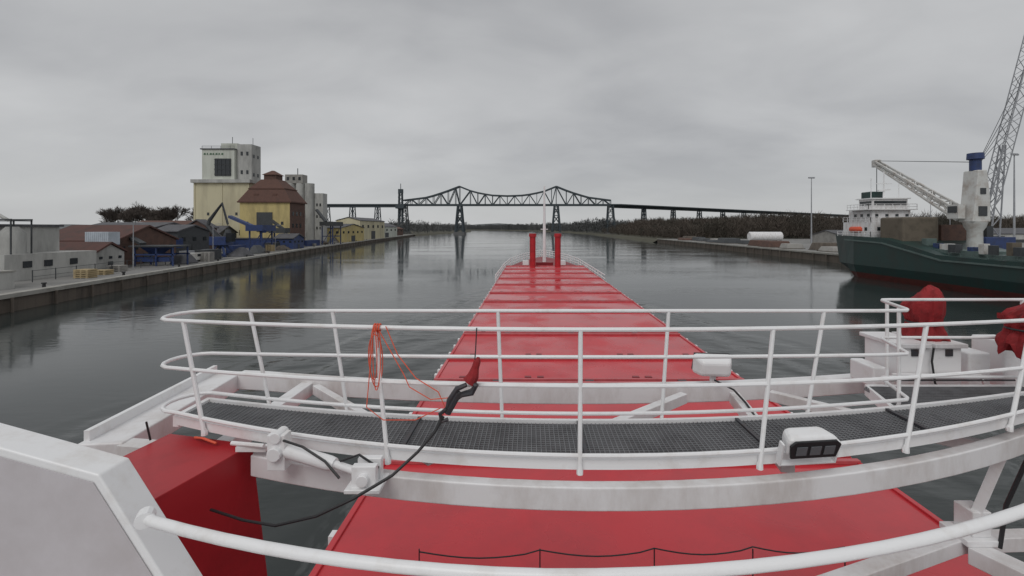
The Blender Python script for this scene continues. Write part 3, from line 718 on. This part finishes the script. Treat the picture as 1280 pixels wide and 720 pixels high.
k.tube([(97,92,27),tuple(p0+(p1-p0)*0.95)],0.05,4).tube([(91.5,92,22.5),(91.5,92,8.2)],0.12,4).make("suspension_cable",DGREY,sc)
# ---------------------------------------------------------------- own ship
XC=2.3
sh=thing("cargo_ship",(XC,30,0),"red and white cargo ship with long row of hatch covers","ship")
k=MB();vs=[]
for i in range(31):
    y=-9+93*i/30; f=max(0,(y-68)/16); wd=6.35*(1-f**2.2) if f<1 else 0.0; wd=max(wd,0.12)
    zt=3.3+max(0,(y-70))*0.10
    vs+=[(XC-wd*0.85,y,-1.5),(XC-wd,y,1),(XC-wd,y,zt),(XC+wd,y,zt),(XC+wd,y,1),(XC+wd*0.85,y,-1.5)]
fs=[]
for i in range(30):
    o=i*6
    for j in range(5): fs.append((o+j,o+j+1,o+7+j,o+6+j))
fs+=[(0,1,2,3,4,5),tuple(180+j for j in range(6))]
k.add(vs,fs); k.make("hull",REDF,sh)
MB().box(XC-5.95,XC+5.95,6.0,71,3.25,3.72).make("hatch_coaming",REDF,sh)
ylist=[6.0,11.6,17.4,20.6,25.3,32.0,36.5,41.4,47.4,53.4,59.4,65.4,70.8]
for y0,y1 in zip(ylist,ylist[1:]):
    k=MB().box(XC-6.1,XC+6.1,y0+0.09,y1-0.09,3.74,4.0)
    k.box(XC-6.1,XC-5.98,y0+0.24,y1-0.24,4.0,4.05).box(XC+5.98,XC+6.1,y0+0.24,y1-0.24,4.0,4.05)
    hc=k.make("hatch_cover",RED,sh,bevel=0.010)
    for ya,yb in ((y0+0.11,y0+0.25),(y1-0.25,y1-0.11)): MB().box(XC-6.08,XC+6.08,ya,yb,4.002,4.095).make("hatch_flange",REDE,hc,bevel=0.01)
    for x in (-5,-2.4,-1.9,1.9,2.4,5):
        MB().box(XC+x-0.13,XC+x+0.13,y0+0.34,y0+0.52,4.001,4.09).make("lifting_lug",REDF,hc)
    for sx_ in (-6.18,6.18):
        for yy in (y0+1,(y0+y1)/2,y1-1): MB().box(XC+sx_-0.05,XC+sx_+0.05,yy-0.10,yy+0.10,3.6,4.0).make("hatch_clamp",WHITE,hc)
    for x in (-3.6,0,3.6): MB().box(XC+x-0.16,XC+x+0.16,y0-0.075,y0+0.075,3.78,4.085).make("hatch_hinge",STEEL,hc)
for xx in (0.35,4.25):
    MB().tube([(xx,69.6,3.9),(xx,69.6,8.6),(xx,69.6,8.65),(xx,69.6,9.15)],[0.46,0.46,0.58,0.56],14).make("ventilation_post",REDBOX,sh,smooth=True)
MB().tube([(XC,74,3.6),(XC,74,10),(XC,74,16.9)],[0.3,0.24,0.13],8).beam((XC-0.6,74,9.8),(XC+0.6,74,9.8),0.12,0.12).make("bow_mast",WHITE,sh)
k=MB();pts=[]
for y in (52,60,66,70,74,78,81,83.2):
    f=max(0,(y-68)/16); pts.append((6.35*(1-f**2.2),y,3.3+max(0,y-70)*0.1))
full=[(XC-a,b,c) for a,b,c in pts]+[(XC+a,b,c) for a,b,c in pts[::-1]]
for dz in (0.45,0.85,1.25): k.tube([(a,b,c+dz) for a,b,c in full],0.055,5)
for i in range(len(full)-1):
    for g in (0,0.33,0.66):
        a=Vector(full[i]).lerp(Vector(full[i+1]),g); k.tube([a,a+Vector((0,0,1.25))],0.05,5)
k.make("bow_railing",WHITE,sh)
MB().box(XC-1.4,XC+1.4,73,75.2,3.6,4.4).make("anchor_winch",REDF,sh)
MB().box(XC-3.6,XC-2.6,75,76.4,3.6,4.5).make("deck_locker",WHITE,sh)
MB().box(XC+2.6,XC+3.6,75,76.4,3.6,4.5).make("deck_locker",WHITE,sh)
MB().box(XC-4.2,XC+4.2,-8,-0.4,3.3,7.2).make("wheelhouse_body",WHITE,sh)
MB().box(XC-6.2,XC+6.2,-8,1.3,7.2,7.45).make("bridge_deck",WHITE2,sh)
# ---- walkway
U=lambda X: ((X-0.6)/4)**2 if abs(X-0.6)<4.4 else 1.21+ (abs(X-0.6)-4.4)*0.12
Yn=lambda X:3.5+0.60*U(X); Yf=lambda X:4.25+0.25*U(X)
zt_=lambda X:9.21-0.045*U(X); zm_=lambda X:8.77-0.03*U(X); zb_=lambda X:8.16+0.13*U(X)
xs=[-3.2+0.3*i for i in range(38)]
wk=MB().sweep([(x,Yn(x)+0.02,zb_(x)+0.03) for x in xs],0.04,0.08).sweep([(x,Yf(x)-0.02,zb_(x)+0.03) for x in xs],0.04,0.08)
wk.beam((-3.2,Yn(-3.2)+0.0,zb_(-3.2)-0.02),(-3.2,Yf(-3.2),zb_(-3.2)-0.02),0.05,0.1)
walk=wk.make("walkway",WHITE,sh,label="narrow white framed walkway across the ship")
k=MB()
x=-3.15
while x<7.9:
    k.beam((x,Yn(x)+0.05,zb_(x)-0.005),(x,Yf(x)-0.05,zb_(x)-0.005),0.006,0.030); x+=0.04
for j in range(17):
    g=(j+0.5)/17
    pts=[(xx,(Yn(xx)+0.05)*(1-g)+(Yf(xx)-0.05)*g,zb_(xx)+0.008) for xx in xs]
    k.sweep(pts,0.007,0.030)
k.make("grating",GRATE,walk)
for xx in (-1.05,0.45,1.95,3.45): MB().beam((xx,Yn(xx)+0.04,zb_(xx)+0.0),(xx,Yf(xx)-0.04,zb_(xx)),0.03,0.06).make("grating_joint",STEEL,walk)
RR=0.0175
def railpath(zfn):
    near=[(x,Yn(x)-0.02,zfn(x)) for x in xs[::-1]]
    far=[(x,Yf(x)+0.02,zfn(x)) for x in xs if x<3.6]
    x0=-3.2; yc=(Yn(x0)+Yf(x0))/2; r=(Yf(x0)-Yn(x0))/2+0.02
    end=[(x0-r*math.sin(a)*0.95,yc-r*math.cos(a),zfn(x0)) for a in [math.pi*i/8 for i in range(1,8)]]
    yk=Yf(3.6)+0.02;zk=zfn(3.6)
    turn=[(3.72,yk+0.02,zk),(3.77,yk+0.07,zk),(3.95,5.03,zk),(4.0,5.09,zk),(4.08,5.1,zk),(7.9,5.1,zk)]
    return near+end+far+turn
rl=MB()
for fn in (zt_,zm_): rl.tube(railpath(fn),RR,8)
rail=rl.make("railing",WHITE,walk,smooth=True)
MB().tube(railpath(lambda x:zb_(x)+0.07),RR,8).make("railing",WHITE,walk,smooth=True)
def post(x,y,side):
    xb=x-0.07*(x-0.3)
    pt=Vector((x,y,zt_(x)-0.01)); pb=Vector((xb,(Yn(xb)-0.025) if side<0 else (Yf(xb)+0.025),zb_(xb)-0.07))
    if side==0: pb=Vector((x,y,zb_(3.5)-0.1)); pt.z=zt_(3.6)-0.01
    MB().tube([pb,pb+Vector((0,0,0.03)),pb+(pt-pb).normalized()*0.06,pt],[0.026,0.026,0.018,0.018],8).make("post",WHITE,walk,smooth=True)
for x in (-3.09,-1.25,0.39,1.92,3.32,4.55,6.0): post(x,Yn(x)-0.02,-1)
for x in (-2.78,-1.93,-0.31,1.32,2.85): post(x,Yf(x)+0.02,1)
for x in (3.8,4.06,5.6,7.2): post(x,5.1 if x>4 else 4.62,0)
# ---- support frame of white box beams
k=MB()
xs2=[-2.35+0.35*i for i in range(31)]
Yb=lambda X:3.40+0.78*U(X)
k.sweep([(x,Yb(x),8.055+0.055*U(x)) for x in xs2],0.10,0.18)
k.make("front_beam",WHITE2,sh,bevel=0.012,label="heavy white box beam under walkway")
k=MB()
xs3=[-4.0+0.35*i for i in range(35)]
Yr=lambda X:5.66+0.42*min(U(X),1.6)
k.sweep([(x,Yr(x),8.02) for x in xs3],0.16,0.22).make("rear_beam",WHITE2,sh,bevel=0.015)
MB().sweep([(-4.0,4.15,8.0),(-4.2,6.25,8.0)],0.40,0.22).make("side_beam",WHITE2,sh,bevel=0.015)
MB().sweep([(-4.16,4.2,8.10),(-4.36,6.2,8.10)],0.05,0.10).make("side_lip",WHITE,sh)
MB().sweep([(-3.82,4.22,7.985),(-2.4,4.02,7.985)],0.16,0.18).make("front_cross_beam",WHITE2,sh)
for a,c,wd,hh in (((-2.95,4.15,7.96),(-2.95,6.0,7.96),0.16,0.16),((-2.8,5.85,7.955),(-0.9,4.1,7.955),0.09,0.12),
    ((0.2,4.2,7.96),(1.9,5.55,7.96),0.10,0.12),((2.55,5.6,7.95),(2.3,4.0,7.95),0.12,0.14),((4.4,4.2,7.965),(3.0,5.6,7.965),0.09,0.12)):
    MB().sweep([a,c],wd,hh).make("cross_brace",WHITE2,sh,bevel=0.008)
k=MB();x=3.8
while x<7.9: k.beam((x,4.5,8.17),(x,5.1,8.17),0.006,0.03); x+=0.04
y=4.5
while y<5.1: k.beam((3.8,y,8.185),(7.9,y,8.185),0.007,0.025); y+=0.045
k.make("platform_grating",GRATE,sh)
MB().sweep([(3.62,4.42,8.2),(3.85,5.13,8.2),(7.9,5.13,8.2)],0.05,0.12).make("platform_frame",WHITE,sh)
MB().sweep([(2.3,3.72,7.02),(4.15,4.35,7.02),(7.5,4.5,7.02)],0.14,0.14).make("lower_beam",WHITE2,sh,bevel=0.01)
MB().sweep([(4.2,4.26,7.0),(4.55,3.6,7.0)],0.2,0.16).make("lower_bracket",WHITE2,sh,bevel=0.01)
MB().sweep([(3.2,3.85,6.99),(3.6,3.3,6.99)],0.12,0.12).make("lower_bracket",WHITE2,sh,bevel=0.01)
MB().beam((4.40,4.16,7.95),(4.24,4.36,7.0),0.08,0.08).make("support_post",WHITE,sh)
MB().box(4.1,4.42,4.2,4.5,7.0,7.06).box(4.2,4.38,4.25,4.45,7.06,7.3).make("post_foot",WHITE,sh,bevel=0.01)
MB().tube([(4.6,4.1,8.0),(4.46,4.2,7.4),(4.40,4.2,7.0)],0.018,8).make("hydraulic_hose",BLACK,sh)
# red box
k=MB(); vt=[(-3.42,3.25,8.12),(-2.62,3.06,8.12),(-2.42,3.9,8.12),(-3.3,4.1,8.12)]; vb=[(-3.42,3.25,6.4),(-2.5,3.02,6.4),(-2.22,3.9,6.4),(-3.3,4.1,6.4)]
k.add(vb+vt,[(0,3,2,1),(4,5,6,7),(0,1,5,4),(1,2,6,5),(2,3,7,6),(3,0,4,7)]).make("machinery_box",REDBOX,sh,bevel=0.006,label="dark red steel box beside the walkway")
# left bulwark
Yp=1.95
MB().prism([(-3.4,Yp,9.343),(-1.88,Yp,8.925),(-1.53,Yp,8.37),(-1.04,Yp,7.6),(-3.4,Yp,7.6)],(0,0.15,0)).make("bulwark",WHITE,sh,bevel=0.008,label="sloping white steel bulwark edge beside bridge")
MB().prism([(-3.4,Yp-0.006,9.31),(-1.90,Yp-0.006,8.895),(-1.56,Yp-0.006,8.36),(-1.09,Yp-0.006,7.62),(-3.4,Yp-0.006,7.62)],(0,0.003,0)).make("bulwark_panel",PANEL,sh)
# front hand rail
pts=[]
for i in range(26):
    X=-1.60+4.6*i/25; pts.append((X,1.60+0.30*((X-0.25)/1.85)**2,8.755+0.02*max(0,X)**1.2))
MB().tube([(-1.66,1.935,8.755)]+pts,0.022,12).make("front_handrail",WHITE,sh,smooth=True)
MB().tube([(-1.67,1.95,8.755),(-1.64,1.90,8.755)],0.034,12).make("handrail_flange",WHITE,sh)
# hydraulic cylinder
hy=MB().tube([(-1.95,3.55,8.24),(-1.9,3.54,8.235),(-1.55,3.45,8.19),(-1.5,3.44,8.185)],[0.045,0.055,0.055,0.045],14).make("hydraulic_cylinder",WHITE,sh,smooth=True,label="white hydraulic cylinder on brackets")
MB().tube([(-1.5,3.44,8.185),(-1.25,3.37,8.15)],0.03,10).make("piston_rod",WHITE2,hy,smooth=True)
MB().box(-1.32,-1.14,3.30,3.36,8.05,8.24).box(-1.32,-1.14,3.42,3.48,8.05,8.24).tube([(-1.23,3.26,8.15),(-1.23,3.52,8.15)],0.045,12).box(-1.36,-1.1,3.26,3.5,8.06,8.09).make("clevis_bracket",WHITE,hy,bevel=0.006)
MB().box(-2.06,-1.92,3.5,3.6,8.1,8.38).tube([(-1.99,3.48,8.36),(-1.99,3.62,8.36)],0.045,10).tube([(-1.99,3.46,8.24),(-1.99,3.64,8.24)],0.055,10).make("clevis_bracket",WHITE,hy,bevel=0.006)
MB().tube([(-1.93,3.5,8.34),(-1.75,3.44,8.32),(-1.55,3.38,8.24),(-1.42,3.33,8.14)],0.009,6).make("hydraulic_hose",BLACK,hy)
MB().tube([(-1.45,3.42,8.22),(-1.3,3.4,8.28),(-1.15,3.4,8.18)],0.009,6).make("hydraulic_hose",BLACK,hy)
MB().box(-2.45,-2.2,3.72,3.78,8.14,8.18).tube([(-2.5,3.75,8.2),(-2.2,3.70,8.2)],0.018,8).make("latch_bar",WHITE,sh)
MB().tube([(-2.98,3.98,8.14),(-2.85,3.9,8.17),(-2.7,3.85,8.15)],0.01,6).make("lashing_cord",ORANGE,sh)
MB().tube([(-3.35,3.95,8.13),(-3.37,3.93,8.3)],0.008,6).make("thin_rod",BLACK,sh)
# floodlights
def flood(cx,cy,cz,w_,h_,d_,rx,label,name="floodlight",bracket=True):
    Mx=Matrix.Translation((cx,cy,cz))@Matrix.Rotation(rx,4,'X')@Matrix.Rotation(math.radians(4),4,'Z')
    def tr(k):
        k.v=[Mx@p for p in k.v]; return k
    k=MB().add([(-w_/2,0,-h_/2),(w_/2,0,-h_/2),(w_/2,0,h_/2),(-w_/2,0,h_/2),(-w_*.36,d_,-h_*.34),(w_*.36,d_,-h_*.34),(w_*.36,d_,h_*.36),(-w_*.36,d_,h_*.36)],
       [(0,1,2,3),(7,6,5,4),(0,4,5,1),(1,5,6,2),(2,6,7,3),(3,7,4,0)])
    f=tr(k).make(name,WHITE,sh,bevel=0.045,label=label)
    tr(MB().prism([(-w_/2+0.03,-0.02,-h_/2+0.012),(w_/2-0.03,-0.02,-h_/2+0.012),(w_/2-0.008,-0.02,h_/2-0.05),(w_/2-0.05,-0.02,h_/2-0.012),(-w_/2+0.05,-0.02,h_/2-0.012),(-w_/2+0.008,-0.02,h_/2-0.05)],(0,0.018,0))).make("lamp_front",BLACK,f,bevel=0.006)
    for a in (-w_*0.26,0,w_*0.26):
        tr(MB().box(a-w_*0.10,a+w_*0.10,-0.026,-0.021,-h_*0.24,h_*0.2)).make("lens",LENS,f,bevel=0.002)
    if bracket: tr(MB().box(-w_/2-0.02,-w_/2-0.005,0.02,0.07,-h_/2-0.08,0.02).box(w_/2+0.005,w_/2+0.02,0.02,0.07,-h_/2-0.08,0.02).box(-w_/2-0.02,w_/2+0.02,0.02,0.07,-h_/2-0.09,-h_/2-0.08)).make("mounting_bracket",WHITE,f)
    return f
flood(2.15,3.40,8.33,0.42,0.18,0.17,math.radians(18),"white floodlight with three dark lenses on beam")
f2=flood(2.32,5.75,8.27,0.50,0.28,0.2,math.radians(180+8),"white floodlight facing the hatches, seen from behind",bracket=False)
MB().tube([(2.32,5.7,8.02),(2.32,5.7,8.16)],0.04,8).make("mounting_bracket",WHITE,f2)
MB().tube([(2.3,5.6,8.1),(2.45,5.4,8.05),(2.5,5.2,7.97),(2.45,4.9,7.95)],0.012,6).make("lamp_cable",BLACK,sh)
# right deck equipment
lk=MB().box(4.32,5.06,5.25,5.8,8.12,8.6).make("storage_locker",WHITE,sh,bevel=0.02,label="white steel locker with lids")
MB().box(4.29,4.67,5.2,5.85,8.6,8.65).make("locker_lid",WHITE2,lk,bevel=0.01)
MB().box(4.71,5.09,5.2,5.85,8.6,8.65).make("locker_lid",WHITE2,lk,bevel=0.01)
MB().tube([(4.7,5.22,8.6),(4.66,5.2,8.45),(4.68,5.18,8.2),(4.75,5.15,8.15)],0.012,6).make("hydraulic_hose",BLACK,lk)
for x in (4.5,4.9): MB().box(x-0.04,x+0.04,5.235,5.25,8.5,8.58).make("latch",STEEL,lk)
for x,wdt,h in ((5.32,0.26,0.42),(5.75,0.3,0.55),(6.2,0.3,0.35),(4.14,0.16,0.25)):
    MB().box(x-wdt/2,x+wdt/2,5.3,5.7,8.1,8.1+h).make("valve_cabinet",WHITE,sh,bevel=0.02)
MB().tube([(4.2,5.2,8.14),(4.2,5.2,8.3),(4.6,5.18,8.3),(5.2,5.18,8.3),(5.3,5.2,8.12)],0.018,6).make("pipe",WHITE2,sh)
MB().tube([(4.1,5.18,8.24),(5.6,5.18,8.24)],0.012,6).make("pipe",STEEL,sh)
def covered(name,x,y,z0,z1,wd,label,lean,seed):
    random.seed(seed); vs=[];n=28;lv=16
    PR=[0.88,0.95,0.98,0.95,0.88,0.80,0.76,0.80,0.87,0.93,0.96,0.97,0.95,0.88,0.74,0.42]
    for j in range(lv):
        f=j/(lv-1); z=z0+(z1-z0)*f
        for i in range(n):
            a=2*math.pi*i/n; sq=1/max(abs(math.cos(a)),abs(math.sin(a)))**0.8
            fold=0.09*math.sin(i*1.9+j*0.25)*(1-f*0.5)+0.05*math.sin(i*4.3+j*.8)
            q=wd*PR[j]*(1+fold+R(-0.025,0.025))*sq
            vs.append((x+math.cos(a)*q+lean*f,y+math.sin(a)*q,z+R(-0.008,0.008)-(0.08*math.sin(i*1.3) if j<2 else 0)+ (0.09*math.cos(a+0.8) if j>10 else 0)))
    fs=[(j*n+i,j*n+(i+1)%n,(j+1)*n+(i+1)%n,(j+1)*n+i) for j in range(lv-1) for i in range(n)]
    fs.append(tuple(range(n))); fs.append(tuple((lv-1)*n+i for i in range(n)))
    t=thing(name,(x,y,z0),label,"canvas cover")
    MB().add(vs,fs).make("canvas_cover",REDCLOTH,t,smooth=False)
    MB().tube(arc((x+lean*.42,y),wd*0.93,0,6.28,16,z0+(z1-z0)*0.42),0.012,5).make("tie_cord",BLACK,t)
    return t
covered("covered_winch",4.86,5.5,8.58,9.22,0.185,"winch wrapped in red canvas on white locker",-0.08,4)
covered("covered_winch",5.34,4.80,8.68,9.24,0.20,"winch wrapped in red canvas by railing",0.03,9)
hk=thing("cargo_hook",(5.2,4.6,8.5),"dark steel hook hanging with red strap","hook")
MB().tube([(5.02,4.45,8.86),(5.01,4.45,8.76),(5.00,4.45,8.66)],[0.025,0.05,0.03],8).make("strap",REDCLOTH,hk)
MB().tube([(5.00,4.45,8.70),(4.97,4.45,8.60),(5.02,4.45,8.50),(5.12,4.45,8.49),(5.17,4.45,8.56)],[0.02,0.035,0.038,0.03,0.012],8).make("hook_body",STEEL,hk,smooth=True)
MB().tube([(5.02,4.45,8.84),(5.04,4.5,9.0),(5.1,4.6,9.14)],0.01,6).make("rope",BLACK,hk)
# wire above near hatch
wf=thing("wire_barrier",(1.6,6.9,4.0),"thin black sagging wire on short steel stanchions","wire barrier")
XS=[-1.75,0.15,1.95,3.5,4.95]
for X in XS: MB().tube([(X,7.05,4.0),(X,7.05,4.95)],0.011,6).make("stanchion",STEEL,wf)
pts=[]
for a,c in zip(XS,XS[1:]):
    for i in range(8): g=i/8; pts.append((a+(c-a)*g,7.05,4.93+0.03*a/2-0.10*math.sin(math.pi*g)))
pts.append((XS[-1],7.05,4.98)); MB().tube(pts,0.011,5).make("wire",BLACK,wf)
# orange rope
rp=thing("orange_rope",(-1.2,3.55,8.7),"thin orange rope coiled over white railing","rope")
random.seed(44)
pts=[]
for i in range(62):
    a=i*0.33; pts.append((-1.24+0.038*math.sin(a)+0.018*math.sin(i*0.17),Yn(-1.2)-0.05+0.03*math.cos(a*1.3),8.97+(0.22+0.04*math.sin(i*.14))*math.cos(a)))
k=MB().tube(pts,0.0042,5)
k.tube([(-1.15,3.56,9.22),(-1.05,3.54,9.0),(-0.9,3.52,8.82),(-0.72,3.5,8.72),(-0.66,3.48,8.6),(-0.68,3.47,8.55)],0.0042,5)
k.tube([(-1.2,3.56,9.18),(-1.0,3.53,8.85),(-0.95,3.52,8.75),(-0.78,3.5,8.66),(-0.64,3.48,8.68)],0.004,5)
k.tube([(-1.25,3.57,9.2),(-1.28,3.5,8.6),(-1.15,3.5,8.5),(-0.9,3.5,8.5),(-0.7,3.48,8.6)],0.004,5)
for i in range(3): k.tube([(p[0],p[1],p[2]) for p in [(-1.25+i*0.02,3.60+0.03*math.cos(q),9.2+0.03*math.sin(q)) for q in [j*0.7 for j in range(10)]]],0.007,5)
k.make("rope_strand",ORANGE,rp)
th=thing("lifting_hook",(-0.45,3.48,8.8),"dark steel hook with red cover hanging from railing","hook")
MB().tube([(-0.42,3.5,9.22),(-0.425,3.47,9.05),(-0.43,3.46,8.98)],0.005,5).make("cord",BLACK,th)
MB().tube([(-0.40,3.46,9.0),(-0.41,3.46,8.97),(-0.425,3.46,8.92),(-0.44,3.46,8.86),(-0.47,3.46,8.81)],[0.012,0.028,0.03,0.045,0.055],9).make("red_cover",REDCLOTH,th)
k=MB()
k.tube([(-0.47,3.45,8.83),(-0.42,3.44,8.79),(-0.45,3.44,8.74),(-0.53,3.44,8.72),(-0.58,3.44,8.68)],[0.022,0.026,0.028,0.022,0.018],8)
k.tube([(-0.49,3.43,8.80),(-0.56,3.43,8.77),(-0.62,3.43,8.68),(-0.64,3.43,8.6)],[0.018,0.022,0.022,0.016],8)
k.tube([(-0.55,3.44,8.74),(-0.64,3.44,8.58)],0.03,8).tube([(-0.64,3.42,8.62),(-0.69,3.42,8.58),(-0.68,3.42,8.52),(-0.63,3.42,8.54)],0.016,8)
k.make("hook_body",STEEL,th,smooth=True)
MB().tube([(-0.67,3.43,8.56),(-0.72,3.40,8.46),(-0.84,3.34,8.33),(-1.0,3.24,8.21),(-1.25,3.16,8.09),(-1.5,3.14,7.98),(-1.8,3.16,7.90),(-2.1,3.28,7.86),(-2.44,3.42,7.85)],[0.016,0.013,0.011,0.011,0.011,0.010,0.010,0.010,0.010],8).make("steel_cable",BLACK,th,smooth=True)
for o in scn.objects:
    if "_base" in o: del o["_base"]
